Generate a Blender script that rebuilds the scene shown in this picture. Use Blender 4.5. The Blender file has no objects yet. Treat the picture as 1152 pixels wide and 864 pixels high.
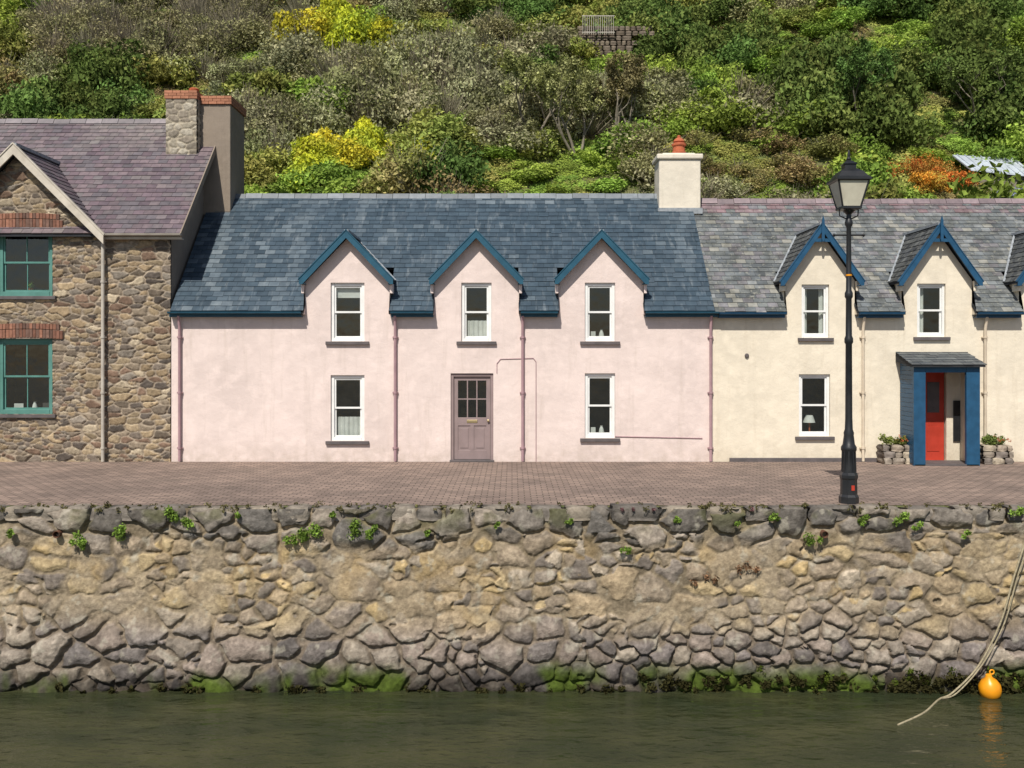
import bpy, bmesh, math, random
import numpy as np
from mathutils import Vector, Matrix
random.seed(7); RNG=np.random.default_rng(7)
S=bpy.context.scene
# ---------------- survey helpers: elevation drawing units -> metres (46 units per metre on the terrace front)
def FX(u): return (u-576)/46.0
def FZ(v): return 2.6+(400-v)/46.0
WATER=-3.05
# ---------------- materials
def nt(name):
    m=bpy.data.materials.new(name); m.use_nodes=True
    n=m.node_tree.nodes; l=m.node_tree.links
    return m,n,l,n['Principled BSDF']
def mixc(n,l,a,b,f,mode='MIX'):
    x=n.new('ShaderNodeMix'); x.data_type='RGBA'; x.blend_type=mode
    for sock,v in ((x.inputs[6],a),(x.inputs[7],b),(x.inputs[0],f)):
        if hasattr(v,'is_output') : l.new(v,sock)
        elif isinstance(v,(tuple,list)): sock.default_value=(*v[:3],1)
        else: sock.default_value=v
    return x.outputs[2]
def noise(n,l,scale,detail=5,vec=None,rough=.55):
    t=n.new('ShaderNodeTexNoise'); t.inputs['Scale'].default_value=scale; t.inputs['Detail'].default_value=min(detail,4)
    t.inputs['Roughness'].default_value=rough
    if vec is not None: l.new(vec,t.inputs['Vector'])
    return t.outputs['Fac']
def ramp(n,l,f,a,b):
    r=n.new('ShaderNodeMapRange'); r.inputs[1].default_value=a; r.inputs[2].default_value=b
    l.new(f,r.inputs[0]); return r.outputs[0]
def objc(n,l,scale=None):
    t=n.new('ShaderNodeTexCoord').outputs['Object']
    if scale:
        m=n.new('ShaderNodeMapping'); m.inputs['Scale'].default_value=scale; l.new(t,m.inputs['Vector']); return m.outputs[0]
    return t
def bump(n,l,p,h,strength,dist):
    b=n.new('ShaderNodeBump'); b.inputs['Strength'].default_value=strength; b.inputs['Distance'].default_value=dist
    l.new(h,b.inputs['Height']); l.new(b.outputs[0],p.inputs['Normal'])
def M(name,c1,c2=None,scale=4,rough=.7,bs=0,bd=.01,bscale=30,attr=False,stain=None,spec=.3,stainscale=(1,1,.3),metal=0,lo=.35,hi=.65,slo=.55,shi=.75):
    m,n,l,p=nt(name); v=objc(n,l)
    c2=c2 or tuple(x*.8 for x in c1)
    f=ramp(n,l,noise(n,l,scale,4,v),lo,hi)
    col=mixc(n,l,c1,c2,f)
    if attr:
        a=n.new('ShaderNodeAttribute'); a.attribute_name='Col'
        col=mixc(n,l,a.outputs['Color'],col,1.0,'MULTIPLY')
    if stain:
        sv=objc(n,l,stainscale)
        f2=ramp(n,l,noise(n,l,2.2,4,sv,.65),slo,shi)
        col=mixc(n,l,col,stain,f2)
    l.new(col,p.inputs['Base Color']); p.inputs['Roughness'].default_value=rough
    p.inputs['Specular IOR Level'].default_value=spec; p.inputs['Metallic'].default_value=metal
    if bs: bump(n,l,p,noise(n,l,bscale,3,v),bs,bd)
    return m
def plaster(name,c,dirt):
    m,n,l,p=nt(name); v=objc(n,l)
    c2=tuple(x*.88 for x in c)
    col=mixc(n,l,c,c2,ramp(n,l,noise(n,l,.8,4,v),.4,.65))
    col=mixc(n,l,col,tuple(min(1,x*1.07) for x in c),ramp(n,l,noise(n,l,3.1,4,v),.5,.75))
    sv=objc(n,l,(3,3,.3))
    col=mixc(n,l,col,dirt,ramp(n,l,noise(n,l,1.5,4,sv,.72),.54,1.15))
    # splash-back dirt near the pavement
    sx=n.new('ShaderNodeSeparateXYZ'); l.new(v,sx.inputs[0])
    h=ramp(n,l,sx.outputs['Z'],.55,.0)
    mm=n.new('ShaderNodeMath'); mm.operation='MULTIPLY'; l.new(h,mm.inputs[0]); l.new(ramp(n,l,noise(n,l,5,4,v),.3,.7),mm.inputs[1])
    m2=n.new('ShaderNodeMath'); m2.operation='MULTIPLY'; l.new(mm.outputs[0],m2.inputs[0]); m2.inputs[1].default_value=.7
    col=mixc(n,l,col,dirt,m2.outputs[0])
    l.new(col,p.inputs['Base Color']); p.inputs['Roughness'].default_value=.9; p.inputs['Specular IOR Level'].default_value=.15
    a=noise(n,l,2.2,3,v); b=noise(n,l,38,3,v)
    ad=n.new('ShaderNodeMath'); ad.operation='MULTIPLY_ADD'; l.new(b,ad.inputs[0]); ad.inputs[1].default_value=.18; l.new(a,ad.inputs[2])
    bump(n,l,p,ad.outputs[0],.6,.045)
    return m
pinkM=plaster('pink_render',(.735,.615,.57),(.46,.38,.32))
creamM=plaster('cream_render',(.75,.67,.54),(.50,.42,.31))
chimM=plaster('chimney_render',(.72,.65,.54),(.40,.34,.26))
brownM=plaster('brown_render',(.27,.22,.175),(.16,.13,.10))
white=M('white_paint',(.80,.80,.78),(.72,.72,.70),rough=.45)
teal=M('teal_paint',(.022,.095,.15),(.018,.075,.12),rough=.5,scale=6)
blue=M('blue_paint',(.02,.085,.17),(.015,.065,.13),rough=.45,scale=6)
green=M('green_paint',(.10,.25,.215),(.08,.20,.17),rough=.5)
sillM=M('slate_sill',(.13,.11,.11),(.09,.08,.08),rough=.7,bs=.3)
pipePink=M('pink_pipe_paint',(.42,.27,.29),(.34,.22,.24),rough=.5)
pipeCream=M('cream_pipe_paint',(.68,.58,.45),(.55,.46,.35),rough=.5)
pipeGrey=M('grey_pipe_paint',(.50,.46,.40),(.40,.36,.31),rough=.5)
bargeCream=M('cream_barge_paint',(.62,.56,.47),(.46,.41,.34),rough=.6,scale=3)
doorM=M('mauve_door_paint',(.29,.22,.215),(.25,.19,.185),rough=.5)
redM=M('red_paint',(.46,.05,.03),(.38,.04,.022),rough=.4)
black=M('black_iron',(.012,.013,.015),(.022,.022,.024),rough=.4,spec=.5,bs=.15,bscale=60)
lead=M('lead_flashing',(.34,.36,.38),(.22,.24,.26),rough=.6,scale=9)
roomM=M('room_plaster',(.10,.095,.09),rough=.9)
curtM=M('curtain_cloth',(.72,.71,.67),(.58,.58,.54),rough=.9)
terra=M('terracotta',(.50,.14,.06),(.36,.10,.05),scale=12,rough=.8,bs=.2)
rustM=M('rusty_iron',(.16,.07,.04),(.08,.045,.03),scale=12,rough=.9,bs=.4)
slateM=M('slate',(1,1,1),(.72,.74,.76),scale=7,rough=.5,bs=.25,bd=.006,bscale=40,attr=True,spec=.45)
slatePink=M('slate_weathered',(1.05,1.05,1.05),(.72,.76,.80),scale=5,rough=.5,bs=.3,bd=.006,bscale=40,attr=True,stain=(.24,.27,.29),spec=.5,stainscale=(3.2,.7,.7),slo=.56,shi=.95)
slateOld=M('slate_lichen',(1.1,1.1,1.1),(.62,.62,.6),scale=3,rough=.7,bs=.3,bd=.008,bscale=30,attr=True,stain=(.38,.365,.30),stainscale=(5,5,5),slo=.54,shi=.85)
slateBase=M('roof_felt',(.03,.032,.036),rough=.9)
stoneM=M('rubble_stone',(1.08,1.07,1.05),(.74,.72,.70),scale=14,rough=.9,bs=.6,bd=.02,bscale=42,attr=True,spec=.15)
brickM=M('red_brick',(1,1,1),(.75,.72,.7),scale=14,rough=.9,bs=.4,bscale=60,attr=True)
orange=M('orange_plastic',(.85,.34,.01),(.75,.28,.01),rough=.35,spec=.5)
ropeM=M('rope',(.42,.36,.24),(.26,.22,.14),scale=20,rough=.9,bs=.8,bscale=90)
terrainM=M('hill_soil_grass',(.12,.16,.04),(.13,.12,.05),scale=1.2,rough=.95,bs=.9,bd=.15,bscale=7)
woodM=M('weathered_bark',(.24,.21,.16),(.14,.12,.09),scale=7,rough=.9,bs=.4)
# glass: reflectivity from the facing angle, same from both sides so daylight gets into the rooms
def glassmat(name,tint=(1,1,1)):
    m=bpy.data.materials.new(name); m.use_nodes=True; n=m.node_tree.nodes; l=m.node_tree.links; n.clear()
    o=n.new('ShaderNodeOutputMaterial'); x=n.new('ShaderNodeMixShader'); t=n.new('ShaderNodeBsdfTransparent'); g=n.new('ShaderNodeBsdfGlossy')
    g.inputs['Roughness'].default_value=.03; t.inputs['Color'].default_value=(*tint,1)
    f=n.new('ShaderNodeLayerWeight'); f.inputs['Blend'].default_value=.5
    pw=n.new('ShaderNodeMath'); pw.operation='POWER'; l.new(f.outputs['Facing'],pw.inputs[0]); pw.inputs[1].default_value=4
    ma=n.new('ShaderNodeMath'); ma.operation='MULTIPLY_ADD'; l.new(pw.outputs[0],ma.inputs[0]); ma.inputs[1].default_value=.8; ma.inputs[2].default_value=.085
    b=n.new('ShaderNodeBump'); b.inputs['Strength'].default_value=.15; b.inputs['Distance'].default_value=.05
    q=n.new('ShaderNodeTexNoise'); q.inputs['Scale'].default_value=2.5; l.new(n.new('ShaderNodeTexCoord').outputs['Object'],q.inputs['Vector'])
    l.new(q.outputs['Fac'],b.inputs['Height']); l.new(b.outputs[0],g.inputs['Normal'])
    l.new(ma.outputs[0],x.inputs[0]); l.new(t.outputs[0],x.inputs[1]); l.new(g.outputs[0],x.inputs[2]); l.new(x.outputs[0],o.inputs[0]); return m
glass=glassmat('window_glass',(.78,.82,.81))
lampGlass=M('frosted_lamp_glass',(.62,.58,.46),(.50,.46,.36),rough=.15,spec=.6)
# leaves
def leafmat(name,trans=.22):
    m,n,l,p=nt(name)
    a=n.new('ShaderNodeAttribute'); a.attribute_name='Col'
    oi=n.new('ShaderNodeObjectInfo')
    hs=n.new('ShaderNodeHueSaturation'); l.new(a.outputs['Color'],hs.inputs['Color'])
    l.new(ramp(n,l,oi.outputs['Random'],0,1),hs.inputs['Value'])
    r=hs.inputs['Value'].links[0].from_node; r.inputs[3].default_value=.78; r.inputs[4].default_value=1.32
    r2=n.new('ShaderNodeMapRange'); mm=n.new('ShaderNodeMath'); mm.operation='FRACT'; m3=n.new('ShaderNodeMath'); m3.operation='MULTIPLY'; m3.inputs[1].default_value=7.3
    l.new(oi.outputs['Random'],m3.inputs[0]); l.new(m3.outputs[0],mm.inputs[0]); l.new(mm.outputs[0],r2.inputs[0]); r2.inputs[3].default_value=.475; r2.inputs[4].default_value=.515
    l.new(r2.outputs[0],hs.inputs['Hue'])
    n.remove(p); d=n.new('ShaderNodeBsdfDiffuse'); l.new(hs.outputs[0],d.inputs['Color'])
    t=n.new('ShaderNodeBsdfTranslucent'); l.new(hs.outputs[0],t.inputs['Color'])
    x=n.new('ShaderNodeMixShader'); x.inputs[0].default_value=trans
    o=n['Material Output']; l.new(d.outputs[0],x.inputs[1]); l.new(t.outputs[0],x.inputs[2]); l.new(x.outputs[0],o.inputs[0])
    return m
leafM=leafmat('leaf')
# paving
def pavemat():
    m,n,l,p=nt('brick_paving'); v=objc(n,l)
    b=n.new('ShaderNodeTexBrick'); l.new(v,b.inputs['Vector']); b.inputs['Scale'].default_value=1
    b.inputs['Brick Width'].default_value=.23; b.inputs['Row Height'].default_value=.15; b.inputs['Mortar Size'].default_value=.011; b.inputs['Mortar Smooth'].default_value=.2
    b.inputs['Color1'].default_value=(.34,.255,.215,1); b.inputs['Color2'].default_value=(.23,.175,.15,1); b.inputs['Mortar'].default_value=(.10,.08,.065,1)
    dk=mixc(n,l,(1.05,1.03,1.0),(.70,.70,.70),ramp(n,l,noise(n,l,.5,4,v,.65),.38,.68))
    col=mixc(n,l,b.outputs['Color'],dk,1.0,'MULTIPLY')
    col=mixc(n,l,col,(.14,.115,.095),ramp(n,l,noise(n,l,1.3,4,objc(n,l,(.35,1.2,1)),.7),.54,.9))
    l.new(col,p.inputs['Base Color']); p.inputs['Roughness'].default_value=.85; p.inputs['Specular IOR Level'].default_value=.15
    iv=n.new('ShaderNodeMath'); iv.operation='SUBTRACT'; iv.inputs[0].default_value=1; l.new(b.outputs['Fac'],iv.inputs[1])
    bump(n,l,p,iv.outputs[0],.7,.012); return m
paveM=pavemat()
def watermat():
    m,n,l,p=nt('harbour_water')
    v=objc(n,l,(1,1.9,1))
    col=mixc(n,l,(.026,.033,.016),(.052,.054,.024),ramp(n,l,noise(n,l,.6,4,v),.35,.7))
    l.new(col,p.inputs['Base Color']); p.inputs['Roughness'].default_value=.03; p.inputs['IOR'].default_value=1.38
    a=noise(n,l,1.6,2,v); b=noise(n,l,6.0,3,v)
    ad=n.new('ShaderNodeMath'); ad.operation='MULTIPLY_ADD'; l.new(b,ad.inputs[0]); ad.inputs[1].default_value=.36; l.new(a,ad.inputs[2])
    bump(n,l,p,ad.outputs[0],.75,.07); return m
waterM=watermat()
# ---------------- object helpers
def empty(name):
    o=bpy.data.objects.new(name,None); S.collection.objects.link(o); return o
def link(o,parent=None):
    S.collection.objects.link(o)
    if parent: o.parent=parent
    return o
def pm(name,verts,faces,mat,parent=None,smooth=False):
    me=bpy.data.meshes.new(name); me.from_pydata([tuple(v) for v in verts],[],faces); me.materials.append(mat)
    if smooth:
        for f in me.polygons: f.use_smooth=True
    me.update(); return link(bpy.data.objects.new(name,me),parent)
def npmesh(name,V,Q,C,mat,parent=None,smooth=False,domain='POINT',dolink=True):
    me=bpy.data.meshes.new(name); nv=len(V); nf=len(Q); k=Q.shape[1]
    me.vertices.add(nv); me.vertices.foreach_set('co',np.asarray(V,np.float32).ravel())
    me.loops.add(nf*k); me.loops.foreach_set('vertex_index',np.asarray(Q,np.int32).ravel())
    me.polygons.add(nf); me.polygons.foreach_set('loop_start',np.arange(0,nf*k,k,dtype=np.int32))
    me.polygons.foreach_set('loop_total',np.full(nf,k,dtype=np.int32))
    me.polygons.foreach_set('use_smooth',np.full(nf,smooth,dtype=bool))
    me.update(calc_edges=True)
    if C is not None:
        a=me.color_attributes.new('Col','FLOAT_COLOR',domain)
        a.data.foreach_set('color',np.concatenate([C,np.ones((len(C),1))],1).astype(np.float32).ravel())
    me.materials.append(mat)
    o=bpy.data.objects.new(name,me)
    if dolink: link(o,parent)
    return o
def box(name,x0,x1,y0,y1,z0,z1,mat,parent=None,bev=0):
    bm=bmesh.new(); bmesh.ops.create_cube(bm,size=1)
    for v in bm.verts:
        v.co=Vector(((x0+x1)/2+v.co.x*(x1-x0),(y0+y1)/2+v.co.y*(y1-y0),(z0+z1)/2+v.co.z*(z1-z0)))
    if bev: bmesh.ops.bevel(bm,geom=bm.edges[:],offset=bev,segments=2,affect='EDGES',profile=.5)
    me=bpy.data.meshes.new(name); bm.to_mesh(me); bm.free(); me.materials.append(mat)
    return link(bpy.data.objects.new(name,me),parent)
def prism(name,poly,y0,y1,mat,parent=None):
    n=len(poly); V=[(x,y0,z) for x,z in poly]+[(x,y1,z) for x,z in poly]
    F=[tuple(range(n)),tuple(range(2*n-1,n-1,-1))]+[(i,i+n,(i+1)%n+n,(i+1)%n) for i in range(n)]
    o=pm(name,V,F,mat,parent)
    bm=bmesh.new(); bm.from_mesh(o.data); bmesh.ops.recalc_face_normals(bm,faces=bm.faces[:]); bm.to_mesh(o.data); bm.free()
    return o
def tube(name,pts,r,mat,parent=None,seg=10):
    cu=bpy.data.curves.new(name,'CURVE'); cu.dimensions='3D'; sp=cu.splines.new('POLY'); sp.points.add(len(pts)-1)
    for i,p in enumerate(pts): sp.points[i].co=(*p,1)
    cu.bevel_depth=r; cu.bevel_resolution=2; cu.use_fill_caps=True; cu.materials.append(mat)
    return link(bpy.data.objects.new(name,cu),parent)
def lathe(name,prof,cx,cy,mat,parent=None,seg=24,smooth=True,sq=False):
    V=[];F=[]
    for r,z in prof:
        for i in range(seg):
            a=2*math.pi*i/seg+(math.pi/4 if seg==4 else math.pi/seg); V.append((cx+r*math.cos(a),cy+r*math.sin(a),z))
    for j in range(len(prof)-1):
        for i in range(seg):
            F.append((j*seg+i,j*seg+(i+1)%seg,(j+1)*seg+(i+1)%seg,(j+1)*seg+i))
    F.append(tuple(range(seg))[::-1]); F.append(tuple(range((len(prof)-1)*seg,len(prof)*seg)))
    o=pm(name,V,F,mat,parent,smooth)
    if smooth:
        try: o.data.set_sharp_from_angle(angle=math.radians(35))
        except Exception: pass
    return o
def beam(name,p,q,w,h,mat,parent=None):
    p=Vector(p);q=Vector(q);d=(q-p).normalized(); s=d.cross(Vector((0,0,1)))
    if s.length<1e-3: s=Vector((1,0,0))
    s.normalize(); u=s.cross(d)
    V=[]
    for a in (p,q):
        for i,j in ((-1,-1),(1,-1),(1,1),(-1,1)): V.append(a+s*w/2*i+u*h/2*j)
    return pm(name,V,[(0,1,2,3)[::-1],(4,5,6,7),(0,1,5,4),(1,2,6,5),(2,3,7,6),(3,0,4,7)],mat,parent)
# ---------------- numpy noise
_T=np.random.default_rng(3).random((256,256))
def vn(x,y,s,o=0):
    x=x*s+o*17.3; y=y*s+o*9.1; xi=np.floor(x).astype(int); yi=np.floor(y).astype(int); fx=x-xi; fy=y-yi
    fx=fx*fx*(3-2*fx); fy=fy*fy*(3-2*fy)
    g=lambda i,j:_T[(i)%256,(j)%256]
    return (g(xi,yi)*(1-fx)+g(xi+1,yi)*fx)*(1-fy)+(g(xi,yi+1)*(1-fx)+g(xi+1,yi+1)*fx)*fy
def fbm(x,y,s,o=0,n=4):
    r=0;a=.5;t=0
    for k in range(n): r=r+a*vn(x,y,s*2**k,o+k*3); t+=a; a*=.55
    return r/t
def sst(x,a,b):
    t=np.clip((x-a)/(b-a),0,1); return t*t*(3-2*t)
def voro(X,Z,cw,ch,jit,seed):
    r=np.random.default_rng(seed); A=r.random((128,128,5)); off=r.random(128)
    f1=np.full(X.shape,9.);f2=np.full(X.shape,9.); h=np.zeros(X.shape+(3,)); ddx=np.zeros(X.shape); ddz=np.zeros(X.shape)
    J=np.floor(Z/ch).astype(int)
    for dj in (-1,0,1):
        j=J+dj; o=off[j%128]
        I=np.floor(X/cw+o).astype(int)
        for di in (-2,-1,0,1,2):
            i=I+di; a=A[i%128,j%128]
            cx=(i+.5+jit*(a[...,0]-.5)-o)*cw; cz=(j+.5+jit*.8*(a[...,1]-.5))*ch
            dx=(X-cx)/cw; dz=(Z-cz)/ch
            d=(np.abs(dx)**2.6+np.abs(dz)**2.6)**(1/2.6)-.32*a[...,2]
            m=d<f1
            f2=np.where(m,f1,np.minimum(f2,d)); f1=np.where(m,d,f1)
            h=np.where(m[...,None],a[...,2:5],h); ddx=np.where(m,dx,ddx); ddz=np.where(m,dz,ddz)
    return f2-f1,h,ddx,ddz
def pal(h,cols):
    c=np.array(cols); i=np.minimum((h*len(c)).astype(int),len(c)-1); return c[i]
def rubble(name,parent,x0,x1,z0,z1,res,fn,y,holes=(),ztop=None):
    nx=max(2,int((x1-x0)/res)); nz=max(2,int((z1-z0)/res))
    xs=np.linspace(x0,x1,nx+1); zs=np.linspace(z0,z1,nz+1)
    X,Z=np.meshgrid(xs,zs)
    D,C=fn(X,Z)
    Y=y(X,Z)-D
    if ztop is not None: Zr=np.minimum(Z,ztop(X))
    else: Zr=Z
    V=np.stack([X,Y,Zr],-1).reshape(-1,3)
    i=np.arange(nx)[None,:]+np.arange(nz)[:,None]*(nx+1)
    Q=np.stack([i,i+1,i+nx+2,i+nx+1],-1)
    cx=(X[:-1,:-1]+X[1:,1:])/2; cz=(Z[:-1,:-1]+Z[1:,1:])/2
    keep=np.ones(cx.shape,bool)
    for a,b,c,d in holes: keep&=~((cx>a)&(cx<b)&(cz>c)&(cz<d))
    if ztop is not None: keep&=(cz<ztop(cx)+res)
    return npmesh(name,V,Q[keep],C.reshape(-1,3),stoneM,parent,smooth=True)
# ---------------- slates
def slates(name,parent,O,U,V,u0,u1,vlen,cols,mat,w=.27,e=.19,seed=1,colfn=None,blocks=(),var=.18):
    r=random.Random(seed); O=Vector(O);U=Vector(U).normalized();V=Vector(V).normalized();N=U.cross(V)
    if N.z<0: N=-N
    vs=[];fs=[];cs=[]
    nrow=int(vlen/e)+1
    for k in range(nrow):
        v=k*e
        if v>vlen-.02: break
        vt=min(v+e+.02,vlen)
        a0=u0(v); a1=u1(v); u=a0-(w*.5 if k%2 else 0)-r.random()*.02
        while u<a1:
            ww=w*(1+r.uniform(-.04,.04)); a=max(u,a0); b=min(u+ww-.006,a1)
            for lo,hi,vm in blocks:
                if v<vm:
                    if a>=lo and b<=hi: b=a
                    elif a<lo<b: b=lo
                    elif a<hi<b: a=hi
            if b-a>.025:
                h=.018+r.random()*.007; vj=v+r.uniform(-.006,.006); i=len(vs)
                if r.random()<.015: vj-=.03
                vs+= [O+U*a+V*vj+N*h,O+U*b+V*vj+N*(h+r.uniform(-.003,.003)),O+U*b+V*vt+N*.004,O+U*a+V*vt+N*.004,O+U*a+V*vj,O+U*b+V*vj]
                fs+=[(i,i+1,i+2,i+3),(i+4,i+5,i+1,i)]
                c=r.choice(cols); g=r.uniform(1-var,1+var)
                cc=tuple(x*g for x in c)
                if colfn: cc=colfn((O+U*a+V*v),cc,r)
                cs+=[cc]*6
            u+=ww
    return npmesh(name,np.array([tuple(v) for v in vs]),np.array(fs),np.array(cs),mat,parent)
def ridge(name,parent,x0,x1,y,z,col,mat,r=.12,seg=.45,seed=2):
    rr=random.Random(seed); x=x0; vs=[];fs=[];cs=[]
    while x<x1:
        b=min(x+seg-.012,x1); dz=rr.uniform(-.01,.01); i=len(vs); g=rr.uniform(.75,1.2)
        for xx in (x,b): vs+=[(xx,y-r,z-r+dz),(xx,y-.03,z+.03+dz),(xx,y+.03,z+.03+dz),(xx,y+r,z-r+dz)]
        fs+=[(i,i+4,i+5,i+1),(i+1,i+5,i+6,i+2),(i+2,i+6,i+7,i+3),(i,i+1,i+2,i+3),(i+7,i+6,i+5,i+4)]
        cs+=[tuple(c*g for c in col)]*8; x+=seg
    return npmesh(name,np.array(vs),np.array(fs),np.array(cs),mat,parent)
# ---------------- walls with openings
def wallgrid(name,parent,x0,x1,z0,z1,holes,voids,y,mat,rev=.13):
    def cuts(a,b,i):
        c={a,b}
        for h in list(holes)+list(voids):
            for q in (h[i],h[i+1]):
                if a<q<b: c.add(q)
        return sorted(c)
    xs=cuts(x0,x1,0); zs=cuts(z0,z1,2)
    V=[(x,y,z) for z in zs for x in xs]; F=[]; nx=len(xs)
    for j in range(len(zs)-1):
        for i in range(nx-1):
            cx=(xs[i]+xs[i+1])/2; cz=(zs[j]+zs[j+1])/2
            if any(h[0]<cx<h[1] and h[2]<cz<h[3] for h in list(holes)+list(voids)): continue
            a=j*nx+i; F.append((a,a+1,a+nx+1,a+nx))
    for h in holes:
        i=len(V); V+=[(h[0],y,h[2]),(h[1],y,h[2]),(h[1],y,h[3]),(h[0],y,h[3]),(h[0],y+rev,h[2]),(h[1],y+rev,h[2]),(h[1],y+rev,h[3]),(h[0],y+rev,h[3])]
        F+=[(i,i+1,i+5,i+4),(i+1,i+2,i+6,i+5),(i+2,i+3,i+7,i+6),(i+3,i,i+4,i+7)]
    return pm(name,V,F,mat,parent)
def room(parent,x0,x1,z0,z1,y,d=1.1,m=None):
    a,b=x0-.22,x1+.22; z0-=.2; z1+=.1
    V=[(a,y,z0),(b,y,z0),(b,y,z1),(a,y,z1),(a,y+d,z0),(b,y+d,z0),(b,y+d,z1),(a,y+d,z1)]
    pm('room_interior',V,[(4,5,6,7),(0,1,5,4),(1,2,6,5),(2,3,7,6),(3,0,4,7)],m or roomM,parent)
def curtain(parent,x0,x1,z0,z1,y,mat=None):
    n=int((x1-x0)/.02)+2; V=[];F=[]
    for i in range(n):
        x=x0+(x1-x0)*i/(n-1); yy=y+.02*math.sin(i*1.1)+.01*math.sin(i*.37)
        V+=[(x,yy,z0),(x,yy,z1)]
    for i in range(n-1): F.append((2*i,2*i+2,2*i+3,2*i+1))
    pm('curtain',V,F,mat or curtM,parent,True)
def window(parent,x0,x1,z0,z1,mat,cols=1,rowbars=0,fw=.065,y=.055,sill=sillM,cur=None,sillw=.12,wall_y=0):
    y=wall_y+y
    box('window_frame_l',x0,x0+fw,y,y+.1,z0,z1,mat,parent,.006); box('window_frame_r',x1-fw,x1,y,y+.1,z0,z1,mat,parent,.006)
    box('window_frame_head',x0+fw,x1-fw,y+.002,y+.1,z1-fw,z1,mat,parent,.006); box('window_frame_bottom',x0+fw,x1-fw,y-.01,y+.1,z0,z0+fw*1.1,mat,parent,.006)
    a,b=x0+fw,x1-fw; zm=(z0+z1)/2
    for nm,lo,hi,yy in (('upper_sash',zm-.02,z1-fw,y+.03),('lower_sash',z0+fw*1.1,zm+.02,y+.06)):
        s=.042
        box(nm+'_l',a,a+s,yy,yy+.03,lo,hi,mat,parent); box(nm+'_r',b-s,b,yy,yy+.03,lo,hi,mat,parent)
        box(nm+'_t',a+s,b-s,yy+.001,yy+.03,hi-s,hi,mat,parent); box(nm+'_b',a+s,b-s,yy+.001,yy+.03,lo,lo+s*1.1,mat,parent)
        for c in range(1,cols):
            x=a+(b-a)*c/cols; box(nm+'_bar',x-.011,x+.011,yy+.003,yy+.025,lo+s,hi-s,mat,parent)
        for c in range(1,rowbars+1):
            z=lo+(hi-lo)*c/(rowbars+1); box(nm+'_hbar',a+s,b-s,yy+.004,yy+.025,z-.011,z+.011,mat,parent)
        pm(nm+'_glass',[(a+s,yy+.015,lo),(b-s,yy+.015,lo),(b-s,yy+.015,hi),(a+s,yy+.015,hi)],[(0,1,2,3)],glass,parent)
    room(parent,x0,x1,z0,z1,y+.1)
    if sill: box('window_sill',x0-sillw,x1+sillw,wall_y-.07,y,z0-.085,z0-.003,sill,parent,.008)
    w=b-a; cy=y+.16
    if cur=='sides':
        curtain(parent,a,a+w*.24,z0+.05,z1-.05,cy); curtain(parent,b-w*.24,b,z0+.05,z1-.05,cy)
    if cur=='blind': box('roller_blind',a+.02,b-.02,y+.12,y+.13,z1-.36,z1-.06,curtM,parent)
    if cur=='net': curtain(parent,a,b,z0+.05,z0+(z1-z0)*.36,cy)
    if cur=='left': curtain(parent,a,a+w*.3,z0+.05,z1-.05,cy)
    if cur=='ornament':
        lathe('vase',[(.03,z0+.07),(.07,z0+.13),(.05,z0+.22),(.025,z0+.27),(.035,z0+.29)],a+w*.6,y+.2,curtM,parent,12)
        box('picture_frame',a+w*.15,a+w*.35,y+.2,y+.22,z0+.07,z0+.25,curtM,parent)
    if cur=='lamp':
        lathe('table_lamp_base',[(.05,z0+.05),(.02,z0+.09),(.02,z0+.32)],a+w*.45,y+.25,terra,parent,12); lathe('table_lamp_shade',[(.15,z0+.32),(.09,z0+.5)],a+w*.45,y+.28,curtM,parent,16)
    if cur=='plant':
        lathe('plant_pot',[(.05,z0+.07),(.075,z0+.2)],a+w*.5,y+.22,terra,parent,12); cluster('pot_plant',[(a+w*.5,y+.24,z0+.28,.1)],90,.03,(.12,.2,.05),parent,3)
def pipe(parent,x,z0,z1,mat,y=-.07,r=.036):
    tube('downpipe',[(x,-.16,z1+.12),(x,-.13,z1+.02),(x,y,z1-.16),(x,y,z0)],r,mat,parent)
    z=z0+.3
    while z<z1-.3: lathe('pipe_collar',[(r+.012,z),(r+.014,z+.05)],x,y,mat,parent,12); box('pipe_bracket',x-.07,x+.07,y+.02,y+.069,z+.01,z+.04,mat,parent); z+=1.35
def gutter(parent,x0,x1,z,mat,y=-.26):
    V=[];F=[];n=7
    for x in (x0,x1):
        for i in range(n):
            a=math.pi*i/(n-1); V.append((x,y-.055*math.cos(a),z-.055*math.sin(a)))
    for i in range(n-1): F.append((i,i+1,i+1+n,i+n))
    F+=[tuple(range(n)),tuple(range(2*n-1,n-1,-1))]
    o=pm('gutter',V,F,mat,parent); md=o.modifiers.new('t','SOLIDIFY'); md.thickness=.008
    box('fascia_board',x0,x1,-.17,-.145,z-.12,z-.0,mat,parent); box('soffit_board',x0+.001,x1-.001,-.144,-.001,z-.12,z-.1,mat,parent)
def gablebody(name,parent,x0,x1,yf,yr,yb,ze,zr,mat,zf=0):
    V=[];
    for x in (x0,x1): V+=[(x,yf,zf),(x,yf,ze),(x,yr,zr),(x,yb,ze),(x,yb,zf)]
    pm(name,V,[(0,1,2,3,4),(9,8,7,6,5),(3,8,9,4)],mat,parent)
def roofslab(name,parent,x0,x1,y0,z0,y1,z1,t=.07):
    V=[(x,y,z-d) for d in (.0,t) for x,y,z in ((x0,y0,z0),(x1,y0,z0),(x1,y1,z1),(x0,y1,z1))]
    pm(name,V,[(0,1,2,3),(7,6,5,4),(0,4,5,1),(1,5,6,2),(2,6,7,3),(3,7,4,0)],slateBase,parent)
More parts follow.
